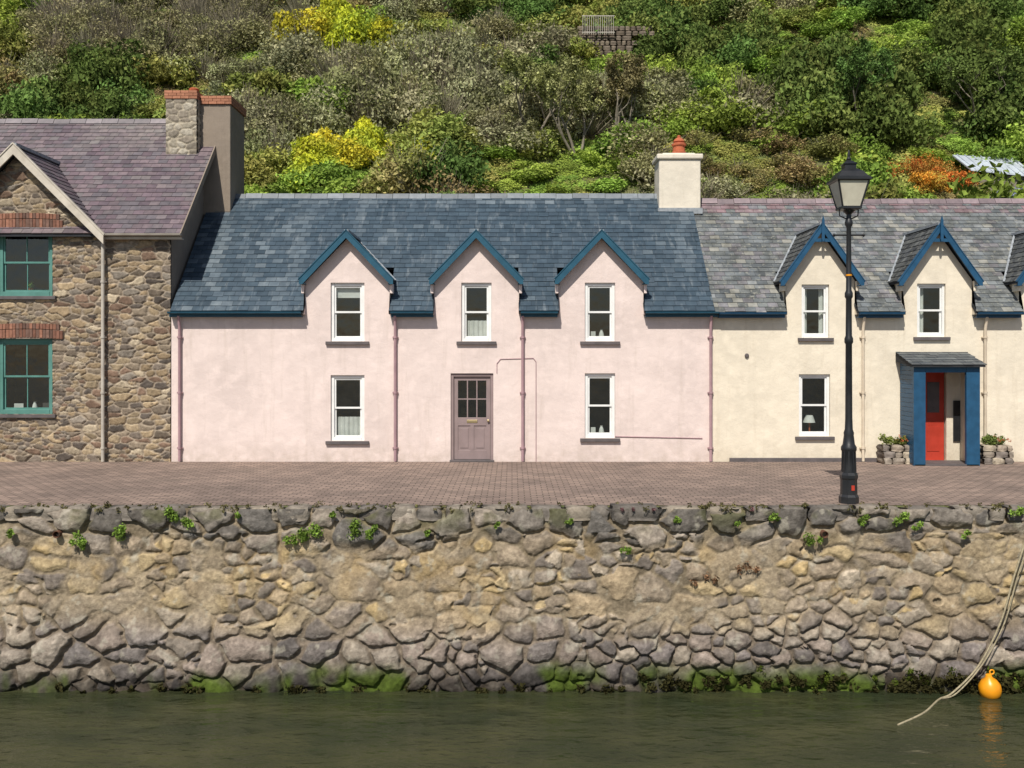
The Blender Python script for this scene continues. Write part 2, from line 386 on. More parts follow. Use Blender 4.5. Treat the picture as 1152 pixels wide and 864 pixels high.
def splitdeck(parent,x0,x1,dorm,whw,y0,z0,y1,z1,ym=.95):
    zm=z0+(z1-z0)*(ym-y0)/(y1-y0)
    roofslab('roof_deck_upper',parent,x0,x1,ym,zm,y1,z1)
    e=[x0]
    for c in dorm: e+=[c-whw,c+whw]
    e+=[x1]
    for i in range(0,len(e),2): roofslab('roof_deck_lower',parent,e[i],e[i+1],y0,z0,ym,zm)
# ---------------- dormer
def dormer(parent,xc,hw,whw,ze,za,wallM,paint,cols,smat,roof_y,ridgecol,finial=False,yf=-.2,seed=1,wy=0):
    sl=(za-ze)/hw; zt=za-.13-whw*sl
    pm('dormer_gable',[(xc-whw,wy,zt),(xc+whw,wy,zt),(xc,wy,za-.13)],[(0,1,2)],wallM,parent)
    for s in (-1,1):
        # cheek
        zz=3.60
        pm('dormer_cheek',[(xc+s*whw,wy,zz),(xc+s*whw,wy,zt),(xc+s*whw,roof_y(zt)+.05,zt),(xc+s*whw,roof_y(zz)+.05,zz)],[(0,1,2,3)],wallM,parent)
        e=xc+s*hw
        top=[(xc,yf,za),(xc,roof_y(za)+.08,za),(e,roof_y(ze)+.08,ze),(e,yf,ze)]
        V=top+[(x,y,z-.06) for x,y,z in top]
        pm('dormer_roof_deck',V,[(0,1,2,3),(7,6,5,4),(0,4,5,1),(1,5,6,2),(2,6,7,3),(3,7,4,0)],slateBase,parent)
        Vd=Vector((-s*hw,0,za-ze)); L=Vd.length
        slates('dormer_slates',parent,(e,yf+.0,ze),(0,1,0),Vd,lambda v:0,lambda v:roof_y(ze+(za-ze)*v/L)-yf+.03,L,cols,smat,seed=seed+s,w=.22,e=.16)
        k=.035
        prism('barge_board',[(xc,za+k),(e+s*.03,ze+k-.03*sl),(e+s*.03,ze-.12),(e-s*.05,ze-.12),(xc,za-.15)],yf-.045,yf-.003,paint,parent)
        prism('barge_capping',[(xc,za+k+.03),(e+s*.05,ze+k+.03-.05*sl),(e+s*.05,ze+k+.002-.05*sl),(xc,za+k+.002)],yf-.06,yf+.04,paint,parent)
        box('soffit',min(e-s*.1,e),max(e-s*.1,e),yf,-.001,ze-.12,ze-.10,paint,parent)
        box('kneeler',min(xc+s*(whw+.002),xc+s*(whw+.075)),max(xc+s*(whw+.002),xc+s*(whw+.075)),-.1,.2,zt-.28,zt-.03,wallM,parent,.015)
        beam('valley_flashing',(xc,roof_y(za)+.02,za+.03),(e,roof_y(ze)-.02,ze+.03),.05,.03,lead,parent)
    beam('dormer_ridge_roll',(xc,yf,za+.03),(xc,roof_y(za)+.12,za+.03),.11,.06,ridgecol,parent)
    if finial:
        prism('finial',[(xc-.035,za-.35),(xc-.02,za-.42),(xc+.02,za-.42),(xc+.035,za-.35),(xc+.03,za+.1),(xc,za+.2),(xc-.03,za+.1)],yf-.1,yf-.062,paint,parent)
        prism('collar_tie',[(xc-.32,za-.42),(xc+.32,za-.42),(xc+.3,za-.34),(xc-.3,za-.34)],yf-.04,yf-.006,paint,parent)
# leaf cluster helpers
def leafquads(P,Nrm,size,C,seed=0,asp=.6,mixn=.5):
    r=np.random.default_rng(seed); n=len(P)
    rd=r.normal(size=(n,3)); nn=Nrm*mixn+rd*(1-mixn)*.8; nn/=np.linalg.norm(nn,axis=1,keepdims=True)+1e-9
    t=np.cross(nn,r.normal(size=(n,3))); t/=np.linalg.norm(t,axis=1,keepdims=True)+1e-9; b=np.cross(nn,t)
    s=(size*(.6+.8*r.random(n)))[:,None]
    V=np.stack([P-t*s,P-b*s*asp+nn*s*.15,P+t*s,P+b*s*asp+nn*s*.15],1).reshape(-1,3)
    Q=np.arange(4*n).reshape(-1,4); return V,Q,np.repeat(C,4,0)
def cluster(name,cent,n,size,col,parent=None,seed=1,mat=None):
    r=np.random.default_rng(seed); Ps=[];Ns=[];Cs=[]
    for (x,y,z,rad) in cent:
        k=max(3,int(n*rad/.15)); d=r.normal(size=(k,3)); d/=np.linalg.norm(d,axis=1,keepdims=True); d[:,1]*=.6
        p=np.array((x,y,z))+d*rad*(.3+.75*r.random((k,1))); Ps.append(p);Ns.append(d); g=r.uniform(.6,1.4)
        Cs.append(np.array(col)*g*(.6+.8*r.random((k,1))))
    V,Q,C=leafquads(np.concatenate(Ps),np.concatenate(Ns),size,np.concatenate(Cs),seed)
    return npmesh(name,V,Q,C,mat or leafM,parent)
# =====================================================================  PINK COTTAGE
pc=empty('pink_cottage')
px0,px1=-8.33,4.91
EZ=3.70
ry=lambda z:(z-EZ)/1.0-.2
D=[FX(391),FX(536),FX(676)]
ZT=5.6-.13-1.04*(1.15/1.11)
ups=[(FX(372),FX(410)),(FX(519),FX(553)),(FX(658),FX(692))]
holes=[(a,b,FZ(384),FZ(318)) for a,b in ups]+[(ups[0][0],ups[0][1],FZ(496),FZ(422)),(ups[2][0],ups[2][1],FZ(493),FZ(420)),(FX(507),FX(555),0,FZ(420))]
xs=[px0]
for c in D: xs+=[c-1.04,c+1.04]
xs+=[px1]
voids=[(xs[i],xs[i+1],3.66,ZT+.001) for i in range(0,8,2)]
wallgrid('front_wall',pc,px0,px1,-.05,ZT,holes,voids,0,pinkM)
bcol=[(.046,.072,.096),(.052,.079,.104),(.040,.064,.086),(.060,.086,.110)]
for i,c in enumerate(D):
    dormer(pc,c,1.11,1.04,4.45,5.6,pinkM,teal,[(.04,.055,.07),(.055,.07,.085)],slatePink,ry,lead,seed=i*5)
cur=['blind','net','ornament','net','ornament']
for i,h in enumerate(holes[:5]): window(pc,h[0]+.003,h[1]-.003,h[2],h[3]-.003,white,1,0,cur=cur[i],fw=.075)
# door
dx0,dx1,dz=FX(507),FX(555),FZ(420)
box('door_frame_l',dx0,dx0+.07,.04,.15,0.03,dz,doorM,pc,.005); box('door_frame_r',dx1-.07,dx1,.04,.15,.03,dz,doorM,pc,.005); box('door_frame_head',dx0+.07,dx1-.07,.042,.15,dz-.08,dz,doorM,pc,.005)
box('door_step',dx0-.02,dx1+.02,-.12,.2,0,.05,sillM,pc,.01)
a,b=dx0+.075,dx1-.075; y0=.09
box('door_stile_l',a,a+.1,y0,y0+.04,.055,dz-.085,doorM,pc,.004); box('door_stile_r',b-.1,b,y0,y0+.04,.055,dz-.085,doorM,pc,.004)
for nm,l0,l1 in (('bottom_rail',.055,.27),('lock_rail',.88,1.08),('top_rail',dz-.18,dz-.085)): box('door_'+nm,a+.1,b-.1,y0+.001,y0+.04,l0,l1,doorM,pc,.004)
mx=(a+b)/2
box('door_muntin',mx-.045,mx+.045,y0+.002,y0+.04,.27,.88,doorM,pc,.004)
for q0,q1 in ((a+.1,mx-.045),(mx+.045,b-.1)):
    box('door_panel',q0,q1,y0+.02,y0+.035,.27,.88,doorM,pc); box('door_panel_raised',q0+.05,q1-.05,y0+.008,y0+.022,.33,.82,doorM,pc,.006)
for k in (1,2): 
    x=a+.1+(b-a-.2)*k/3; box('door_glazing_bar',x-.014,x+.014,y0+.003,y0+.035,1.08,dz-.18,doorM,pc)
zc=1.08+(dz-.18-1.08)/2; box('door_glazing_rail',a+.1,b-.1,y0+.004,y0+.034,zc-.014,zc+.014,doorM,pc)
pm('door_glass',[(a+.1,y0+.02,1.08),(b-.1,y0+.02,1.08),(b-.1,y0+.02,dz-.18),(a+.1,y0+.02,dz-.18)],[(0,1,2,3)],glass,pc)
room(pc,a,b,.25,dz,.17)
brass=M('dull_brass',(.5,.4,.22),rough=.35,metal=.8)
box('letterbox',mx-.13,mx+.13,y0-.012,y0,.95,1.02,brass,pc,.004)
lathe('door_knob',[(.012,0),(.03,.03),(.03,.05),(.01,.06)],0,0,brass,pc,12); k=bpy.context.scene.objects['door_knob']; k.rotation_euler=(math.radians(90),0,0); k.location=(b-.05,y0,1.0)
gablebody('gable_and_back_walls',pc,px0,px1,.02,3.1,6.3,3.6,6.85,pinkM)
splitdeck(pc,px0+.06,px1-.02,D,1.03,-.22,3.68,3.1,7.0)
roofslab('roof_deck_back',pc,px0+.02,px1-.02,6.5,3.6,3.1,7.0)
def weath(p,c,r):
    f=fbm(np.array(p.x*1.6),np.array((p.y)*.5),.9,4,4)
    t=max(0,float(f)-.58)*1.4
    if p.x<-5.6 and p.y<2.4 and r.random()<.25: t+=r.random()*.3
    if p.y>2.7 and r.random()<.3: t+=r.random()*.4
    if r.random()<.03: t+=.18
    return tuple(a*(1-t)+b*t for a,b in zip(c,(.32,.36,.38)))
bl=[(c-1.035,c+1.035,1.55) for c in D]
slates('front_slates',pc,(0,-.24,3.675),(1,0,0),(0,1,1.0),lambda v:px0+.05,lambda v:px1,4.68,bcol,slatePink,w=.27,e=.18,seed=3,colfn=weath,blocks=bl,var=.12)
slates('back_slates',pc,(0,6.5,3.6),(1,0,0),(0,-1,1.0),lambda v:px0,lambda v:px1,4.8,bcol,slatePink,w=.29,e=.2,seed=4)
ridge('ridge_tiles',pc,px0+.1,px1-.1,3.1,7.04,(.17,.19,.21),slateM)
for g0,g1 in ((FX(193),FX(341)),(FX(441),FX(488)),(FX(586),FX(627)),(FX(725),FX(806))): gutter(pc,g0,g1,3.66,teal)
for x in (203,445,588,799): pipe(pc,FX(x),0.02,3.45,pipePink)
tube('phone_cable',[(FX(559),-.012,FZ(420)),(FX(559),-.012,FZ(409)),(FX(563),-.012,FZ(404)),(FX(600),-.012,FZ(403)),(FX(603),-.012,FZ(407)),(FX(603),-.012,0)],.009,pipePink,pc)
tube('overflow_pipe',[(FX(692),-.012,FZ(491)),(FX(790),-.012,FZ(493))],.012,pipePink,pc)
# central chimney (on the party wall)
ch=empty('rendered_chimney')
box('stack',3.99,5.12,2.62,3.5,6.0,7.93,chimM,ch,.03); box('stack_cap',3.93,5.18,2.56,3.56,7.93,8.07,chimM,ch,.03)
box('flaunching',4.1,5.0,2.75,3.4,8.07,8.13,chimM,ch,.03)
lathe('chimney_pot',[(.19,8.12),(.20,8.2),(.17,8.22),(.165,8.36),(.20,8.38),(.20,8.43),(.16,8.45)],4.6,3.05,terra,ch)
lathe('chimney_cowl',[(.13,8.45),(.16,8.49),(.12,8.56),(.05,8.6),(.06,8.64),(.02,8.67)],4.6,3.05,terra,ch)
box('flashing_front',3.95,5.16,2.56,2.61,6.44,6.60,lead,ch)
# =====================================================================  CREAM COTTAGES
cc=empty('cream_cottage')
cx0,cx1=4.915,17.0
ZA=2.6+147/46.3; ZEc=2.6+84/46.3
cD=[922,1054,1186,1318]
HWc=.98; WHW=.86
ZTc=ZA-.13-WHW*(ZA-ZEc)/HWc
hs=[(FX(902),FX(933),FZ(380),FZ(320)),(FX(1032),FX(1064),FZ(379),FZ(319)),(FX(1172),FX(1203),FZ(379),FZ(319)),(FX(899),FX(934),FZ(491),FZ(421)),(FX(1172),FX(1207),FZ(491),FZ(421)),(FX(1020),FX(1065),0.02,FZ(418)),(FX(1303),FX(1334),FZ(379),FZ(319))]
xs=[cx0]
for c in cD: xs+=[FX(c)-WHW,FX(c)+WHW]
xs+=[cx1]
vd=[(xs[i],xs[i+1],3.64,ZTc+.001) for i in range(0,len(xs),2)]
wallgrid('front_wall',cc,cx0,cx1,-.05,ZTc,hs,vd,0.012,creamM)
oldc=[(.15,.163,.17),(.185,.195,.20),(.12,.133,.143),(.165,.16,.172),(.14,.15,.15)]
for i,c in enumerate(cD):
    dormer(cc,FX(c),HWc,WHW,ZEc,ZA,creamM,blue,[(.08,.085,.09),(.11,.115,.115),(.06,.065,.07)],slateOld,ry,lead,finial=True,seed=40+i*5,wy=.012)
cu=['sides','left','sides','lamp','net',None,'sides']
for i,h in enumerate(hs):
    if i==5: continue
    window(cc,h[0]+.003,h[1]-.003,h[2],h[3]-.003,white,1,0,cur=cu[i],fw=.06,wall_y=.012,sillw=.1)
gablebody('gable_and_back_walls',cc,cx0,cx1,.03,3.1,6.3,3.55,6.7,creamM)
splitdeck(cc,cx0,cx1,[FX(c) for c in cD],WHW-.01,-.22,3.66,3.1,6.84)
roofslab('roof_deck_back',cc,cx0,cx1,6.5,3.55,3.1,6.84)
def purp(p,c,r):
    if p.z>6.45 and r.random()<.75: return (.20*r.uniform(.8,1.2),.155,.168)
    if r.random()<.10: return (.26,.255,.23)
    return c
slates('front_slates',cc,(0,-.24,3.655),(1,0,0),(0,3.32,3.18),lambda v:cx0+.01-v*.02,lambda v:cx1,4.58,oldc,slateOld,w=.25,e=.17,seed=9,colfn=purp,blocks=[(FX(c)-WHW+.005,FX(c)+WHW-.005,1.5) for c in cD])
slates('back_slates',cc,(0,6.5,3.55),(1,0,0),(0,-1,.965),lambda v:cx0,lambda v:cx1,4.7,oldc,slateOld,w=.27,e=.2,seed=10)
ridge('ridge_tiles',cc,cx0+.3,cx1,3.1,6.9,(.25,.19,.20),slateM)
for g0,g1 in ((807,881),(963,1013),(1095,1145),(1227,1277)): gutter(cc,FX(g0),FX(g1),3.64,blue)
for x in (970,1107): pipe(cc,FX(x),0.02,3.42,pipeCream)
box('plinth',cx0+.4,FX(1012),-.05,.005,-.02,.1,sillM,cc,.01)
lathe('boiler_flue',[(.05,0),(.055,.02),(.04,.04)],0,0,sillM,cc,12); k=S.objects['boiler_flue']; k.rotation_euler=(math.radians(90),0,0); k.location=(FX(840),0,FZ(400))
rx0,rx1=FX(1020),FX(1065)
box('red_door_slab',rx0+.02,rx1-.02,.1,.14,.03,FZ(419),redM,cc,.004)
for z0,z1 in ((.25,.85),(1.2,1.95)):
    for q in (0,1):
        qx=rx0+.12+q*.42; box('red_door_panel',qx,qx+.3,.088,.102,z0,z1,redM if z0<.5 else sillM,cc,.006)
# porch
po=empty('timber_porch'); po.parent=cc
PY=-.9; pR=11.0; pL=9.48
pan=.11
z=.05
while z<2.38:
    box('side_plank_l',pL,pL+.03,PY+.1,-.03,z,z+pan-.008,blue,po,.004); 
    if z<2.3: box('side_plank_r',pR-.03,pR,PY+.1,-.03,z,z+pan-.008,blue,po,.004)
    z+=pan
box('side_lining_r',pR-.05,pR-.034,PY+.1,-.03,.05,2.3,creamM,po)
box('side_lining_l',pL+.034,pL+.05,PY+.1,-.03,.05,2.3,creamM,po)
box('front_post_l',pL-.02,pL+.26,PY,PY+.09,.0,2.36,blue,po,.008); box('front_post_r',pR-.30,pR+.02,PY,PY+.09,.0,2.36,blue,po,.008)
box('front_lintel',pL+.262,pR-.302,PY+.005,PY+.085,2.2,2.36,blue,po,.006)
pm('porch_roof_deck',[(pL-.1,PY-.1,2.38),(pR+.1,PY-.1,2.38),(pR+.1,-.005,2.68),(pL-.1,-.005,2.68),(pL-.1,PY-.1,2.33),(pR+.1,PY-.1,2.33),(pR+.1,-.005,2.45),(pL-.1,-.005,2.45)],[(0,1,2,3),(7,6,5,4),(0,4,5,1),(1,5,6,2),(3,7,4,0)],slateBase,po)
slates('porch_slates',po,(0,PY-.12,2.38),(1,0,0),(0,1,.3),lambda v:pL-.12,lambda v:pR+.12,1.02,[(.09,.10,.11),(.12,.13,.135)],slateM,w=.25,e=.2,seed=77)
box('post_box',FX(1082),FX(1092),-.35,-.1,1.2,1.45,black,po,.01)
box('notice_board',FX(1072),FX(1090),-.03,-.002,.5,1.5,black,po,.01)
box('porch_floor',pL,pR,PY,0,0.0,.04,sillM,po,.006)
# =====================================================================  STONE HOUSE (left)
sh=empty('stone_house')
GX=-12.04
stoneCols=[(.34,.27,.18),(.27,.22,.165),(.19,.155,.12),(.40,.31,.20),(.13,.11,.095),(.28,.245,.205),(.33,.25,.16),(.21,.175,.145),(.44,.37,.27),(.22,.15,.11)]
def hfn(X,Z):
    wx=X+.06*(fbm(X,Z,4,1)-.5)*2; wz=Z+.045*(fbm(X,Z,5,2)-.5)*2
    e,h,dx,dz=voro(wx,wz,.34,.15,.85,11)
    e2,h2,dx2,dz2=voro(wx+.2,wz,.22,.095,.8,13)
    sm=fbm(X,Z,.9,33)>.53
    e=np.where(sm,e2,e); h=np.where(sm[...,None],h2,h); dx=np.where(sm,dx2,dx); dz=np.where(sm,dz2,dz)
    m=sst(e,.05,.2)
    c=pal(h[...,1],stoneCols)*(.75+.5*h[...,2:3])*(.7+.6*fbm(X,Z,14,5)[...,None])
    mort=np.array((.35,.29,.225))*(.75+.5*fbm(X,Z,10,7)[...,None])
    C=mort*(1-m[...,None])+c*m[...,None]
    Dp=m*(.022+.025*h[...,0])+m*.012*(dx*(h[...,1]-.5)*2+dz)+.01*fbm(X,Z,18,3)
    return Dp,C
ztop=lambda X:np.maximum(5.5,7.55-np.abs(X-GX))
wx0,wx1=FX(-3),FX(59)
H=[(wx0,wx1,FZ(333),FZ(257)),(wx0,wx1,FZ(466),FZ(381)),(-15.6,-14.3,FZ(466),FZ(381))]
rubble('front_wall',sh,-17.2,-8.35,-.05,7.6,.02,hfn,lambda X,Z:0*X+.03,H,ztop)
lm=M('lintel_mortar',(.33,.26,.21))
for i,h in enumerate(H):
    V=[(h[0],-.0,h[2]),(h[1],-.0,h[2]),(h[1],-.0,h[3]),(h[0],-.0,h[3])]; V+=[(x,.2,z) for x,_,z in V]
    pm('window_reveal',V,[(0,1,5,4),(1,2,6,5),(2,3,7,6),(3,0,4,7)],brownM,sh)
    window(sh,h[0]+.003,h[1]-.003,h[2],h[3]-.003,green,2,0,fw=.1,cur='plant' if i==0 else 'ornament',wall_y=0.0,y=.07,sillw=.1)
    vs=[];fs=[];cs=[]
    x=h[0]-.26; r=random.Random(5)
    while x<h[1]+.26:
        for zz,hh in ((h[3]+.01,.2),(h[3]+.225,.13)):
            w=.07; g=r.uniform(.6,1.2); c=r.choice([(.31,.15,.10),(.27,.13,.09),(.22,.13,.10)])
            arch=.05*(1-((x-(h[0]+h[1])/2)/1.0)**2)
            if zz>h[3]+.1 and abs(x-(h[0]+h[1])/2)>.85: continue
            i0=len(vs); y=-.045+r.uniform(-.006,.006)
            for yy in (y,.05): vs+=[(x,yy,zz+arch-.03),(x+w,yy,zz+arch-.03),(x+w,yy,zz+hh+arch-.03),(x,yy,zz+hh+arch-.03)]
            fs+=[(i0,i0+1,i0+2,i0+3),(i0,i0+4,i0+5,i0+1),(i0+1,i0+5,i0+6,i0+2),(i0+2,i0+6,i0+7,i0+3),(i0+3,i0+7,i0+4,i0)]
            cs+=[tuple(q*g for q in c)]*8
        x+=.082
    npmesh('brick_lintel',np.array(vs),np.array(fs),np.array(cs),brickM,sh)
    box('lintel_mortar_bed',h[0]-.27,h[1]+.27,-.03,.04,h[3]-.0,h[3]+.21,lm,sh)
gablebody('gable_and_back_walls',sh,-17.2,-8.35,.05,3.5,7.2,5.45,8.98,brownM)
roofslab('roof_deck_front',sh,-17.4,-8.04,-.17,5.56,3.5,9.15)
roofslab('roof_deck_back',sh,-17.4,-8.04,7.4,5.4,3.5,9.15)
pcols=[(.165,.12,.135),(.14,.105,.12),(.185,.14,.15),(.14,.12,.13),(.17,.14,.145)]
def lichen(p,c,r):
    f=float(fbm(np.array(p.x*.7),np.array(p.y*.5),.9,14,4)); t=max(0,f-.5)*1.4
    if r.random()<.05: t+=.2
    return tuple(a*(1-t)+b*t for a,b in zip(c,(.30,.27,.24)))
slates('front_slates',sh,(0,-.19,5.56),(1,0,0),(0,3.69,3.59),lambda v:-17.4,lambda v:-8.02,5.1,pcols,slateM,w=.25,e=.19,seed=21,colfn=lichen)
slates('back_slates',sh,(0,7.4,5.4),(1,0,0),(0,-3.9,3.75),lambda v:-17.4,lambda v:-8.02,5.35,pcols,slateM,w=.27,e=.2,seed=22)
ridge('ridge_tiles',sh,-17.3,-8.1,3.5,9.2,(.20,.17,.18),slateM)
for (y0,z0,y1,z1) in ((-.2,5.5,3.5,9.1),(7.4,5.35,3.5,9.1)):
    beam('verge_board',(-8.03,y0,z0),(-8.03,y1,z1),.03,.16,brownM,sh)
gy=lambda z:-.17+(z-5.56)/.9728
GA,GE,GW=7.66,5.53,2.13
for s in (-1,1):
    e=GX+s*GW
    top=[(GX,-.28,GA),(GX,gy(GA)+.08,GA),(e,gy(GE)+.1,GE),(e,-.28,GE)]
    V=top+[(x,y,z-.07) for x,y,z in top]
    pm('cross_gable_deck',V,[(0,1,2,3),(7,6,5,4),(0,4,5,1),(1,5,6,2),(2,6,7,3),(3,7,4,0)],slateBase,sh)
    Vd=Vector((-s*GW,0,GA-GE)); L=Vd.length
    slates('cross_gable_slates',sh,(e,-.28,GE),(0,1,0),Vd,lambda v:0,lambda v:gy(GE+(GA-GE)*v/L)+.28+.03,L,pcols,slateM,seed=60+s,w=.25,e=.19)
    prism('barge_board',[(GX,GA+.05),(e+s*.05,GE+.0),(e+s*.05,GE-.24),(GX,GA-.2)],-.33,-.285,bargeCream,sh)
    prism('barge_capping',[(GX,GA+.085),(e+s*.07,GE+.015),(e+s*.07,GE-.03),(GX,GA+.052)],-.35,-.24,bargeCream,sh)
beam('cross_gable_ridge',(GX,-.3,GA+.04),(GX,gy(GA)+.1,GA+.04),.14,.08,lead,sh)
gutter(sh,-9.93,-8.02,5.55,pipeGrey,y=-.25)
pipe(sh,FX(118),.02,5.42,pipeGrey,r=.045,y=-.12)
# chimneys
sc=empty('stone_chimney')
def cfn(X,Z):
    e,h,dx,dz=voro(X,Z,.3,.17,.8,31); m=sst(e,.05,.2)
    c=pal(h[...,1],[(.38,.34,.27),(.30,.26,.21),(.44,.40,.33),(.25,.22,.18)])*(.8+.4*fbm(X,Z,12,5)[...,None])
    C=np.array((.42,.37,.29))*(1-m[...,None])+c*m[...,None]
    return m*.03,C
rubble('stack_front',sc,-9.27,-8.45,7.6,9.48,.025,cfn,lambda X,Z:0*X+2.3)
o=rubble('stack_side',sc,2.32,3.9,7.6,9.48,.025,cfn,lambda X,Z:0*X+0)
me=o.data; co=np.zeros(len(me.vertices)*3,np.float32); me.vertices.foreach_get('co',co); co=co.reshape(-1,3); co=np.stack([-8.43-co[:,1]-.02,co[:,0],co[:,2]],1); me.vertices.foreach_set('co',co.ravel()); me.update()
box('stack_core',-9.26,-8.47,2.33,3.9,7.4,9.5,chimM,sc)
def bricks(nm,x0,x1,y0,y1,z0,rows,par):
    r=random.Random(9); vs=[];fs=[];cs=[]
    for k in range(rows):
        x=x0-(.11 if k%2 else 0)
        while x<x1:
            a=max(x,x0);b=min(x+.21,x1)
            if b-a>.03:
                i=len(vs); z=z0+k*.075; yy=y0+r.uniform(-.004,.004); g=r.uniform(.8,1.2); c=(.44*g,.20*g,.12*g)
                for q in (yy,y1): vs+=[(a,q,z),(b,q,z),(b,q,z+.066),(a,q,z+.066)]
                fs+=[(i,i+1,i+2,i+3),(i,i+4,i+5,i+1),(i+1,i+5,i+6,i+2),(i+2,i+6,i+7,i+3),(i+3,i+7,i+4,i),(i+7,i+6,i+5,i+4)]; cs+=[c]*8
            x+=.22
    npmesh(nm,np.array(vs),np.array(fs),np.array(cs),brickM,par)
bricks('brick_cap',-9.3,-8.42,2.25,3.95,9.48,3,sc)
box('rendered_stack',-8.44,-7.62,2.55,3.95,6.4,9.40,brownM,sc,.02)
bricks('brick_cap_right',-8.41,-7.58,2.5,4.0,9.40,3,sc)
lathe('chimney_pot',[(.15,9.62),(.15,9.8),(.12,9.85),(.14,9.92),(.1,9.95)],-8.75,3.0,terra,sc)
lathe('chimney_cowl',[(.13,9.62),(.14,9.76),(.03,9.8)],-8.3,3.2,black,sc)
# =====================================================================  GROUND
def hz(X,Y):
    t=np.clip(Y-8,0,None); h=.85*t
    h=np.where(Y>62,.85*54+(Y-62)*.05,h)
    return h*np.clip(t/2,0,1)+ (np.clip(t/4,0,1))*(fbm(X,Y,.12,2)-.5)*2.2
xs=np.concatenate([np.arange(-300,-50,12),np.arange(-50,50.1,1.),np.arange(62,301,12)]); ys=np.concatenate([[-7.15,-4,0,4,7],np.arange(8,64,1.),np.arange(68,400,15)])
X,Y=np.meshgrid(xs,ys); Z=hz(X,Y)-.004*(Y<8)
i=np.arange(len(xs)-1)[None,:]+np.arange(len(ys)-1)[:,None]*len(xs)
Q=np.stack([i,i+1,i+len(xs)+1,i+len(xs)],-1).reshape(-1,4)
npmesh('ground',np.stack([X,Y,Z],-1).reshape(-1,3),Q,None,terrainM,smooth=True)
pm('pavement',[(-120,-6.98,.004),(120,-6.98,.004),(120,.0,.004),(-120,.0,.004)],[(0,1,2,3)],paveM)
pm('water',[(-500,-600,WATER),(500,-600,WATER),(500,-7.0,WATER),(-500,-7.0,WATER)],[(0,1,2,3)],waterM)
# ---- quay wall
def qfn(X,Z):
    wx=X+.10*(fbm(X,Z,2.3,1)-.5)*2+.035*(vn(X,Z,9,4)-.5); wz=Z+.10*(fbm(X,Z,2.0,2)-.5)*2+.035*(vn(X,Z,10,8)-.5)
    e,h,dx,dz=voro(wx,wz,.56,.375,1.0,5)
    e2,h2,dx2,dz2=voro(wx+.3,wz+.1,.33,.23,1.0,6)
    small=(fbm(X,Z*1.3,.7,33)>.54)&(Z<-.42)
    e=np.where(small,e2,e); h=np.where(small[...,None],h2,h); dx=np.where(small,dx2,dx); dz=np.where(small,dz2,dz)
    zn=Z+.9*(fbm(X,Z,.7,21)-.5)
    a=sst(zn,-2.3,-1.6); b=sst(zn,-.6,-.3)
    mid=a*(1-b)
    smear=sst(fbm(X,Z,1.3,12)+.3*(h[...,0]-.5),.49,.63)*mid
    md_m=sst(e,.07,.19)
    m=md_m*(1-.72*smear)
    low=[(.225,.19,.165),(.165,.145,.135),(.28,.24,.20),(.19,.165,.155),(.25,.205,.175),(.14,.125,.118),(.31,.265,.215)]
    top=[(.15,.135,.12),(.215,.19,.165),(.28,.24,.20),(.125,.115,.105)]
    md=[(.34,.265,.175),(.28,.225,.165),(.23,.195,.16),(.40,.30,.16),(.30,.245,.185),(.205,.175,.15),(.35,.295,.23),(.41,.32,.19)]
    a=a[...,None]; b=b[...,None]
    f1=fbm(X,Z,8,5)[...,None]; f2=fbm(X,Z,30,15,3)[...,None]; f3=fbm(X,Z,2.5,25)[...,None]
    c=pal(h[...,1],low)*(1-a)+pal(h[...,1],md)*a*(1-b)+pal(h[...,2],top)*a*b
    c=c*(.75+.45*h[...,2:3])*(.6+.8*f1)*(.75+.5*f2)
    # lighter weathered crowns of the stones
    c=c*(1+.22*sst(e,.25,.6)[...,None])
    mort=np.array((.27,.22,.17))*(1-a)+np.array((.34,.275,.19))*a
    mort=mort*(.5+.95*f3)*(.75+.5*f2)*(.8+.4*f1)
    oc=(sst(fbm(X,Z,1.6,41),.56,.74)*mid)[...,None]; mort=mort*(1-.5*oc)+np.array((.40,.28,.13))*.5*oc
    C=mort*(1-m[...,None])+c*m[...,None]
    C=C*(1-.28*((1-md_m)*(1-smear))[...,None])
    li=(sst(fbm(X,Z,6,51),.64,.75)*.5)[...,None]; C=C*(1-li)+np.array((.42,.39,.32))*li
    zt=Z+.35*(fbm(X,Z,1.5,61)-.5)
    damp=(1-sst(zt,-2.85,-2.3))[...,None]; C=C*(1-.28*damp)
    wet=(1-sst(zt,-2.93,-2.66))[...,None]; C=C*(1-.62*wet)
    alg=((1-sst(zt,-2.9,-2.5+0*X))*sst(fbm(X,Z*.7,1.0,71)+.12*sst(X,2,4)-.03,.48,.62))[...,None]
    C=C*(1-alg)+np.array((.065,.095,.015))*alg*(.5+f1)
    mossy=((sst(Z,-.55,-.1))*sst(fbm(X,Z,1.7,81),.58,.72)*.55)[...,None]; C=C*(1-mossy)+np.array((.09,.095,.03))*mossy
    Dp=m*(.035+.07*h[...,0]*(1-.7*mid))*(1-.4*mid)+m*.035*((h[...,1]-.5)*dx+(h[...,2]-.3)*dz)+m*.035*sst(e,.1,.7)+.03*f1[...,0]+.06*fbm(X,Z,.9,3)+.014*f2[...,0]+smear*.02
    return Dp,C
qw=empty('quay_wall')
yq=lambda X,Z:-7.22+.05*Z
rubble('stone_face',qw,-12.5,12.5,-3.3,0.0,.0175,qfn,yq)
rubble('stone_face_west',qw,-60,-12.5,-3.3,0.0,.06,qfn,yq); rubble('stone_face_east',qw,12.5,60,-3.3,0.0,.06,qfn,yq)
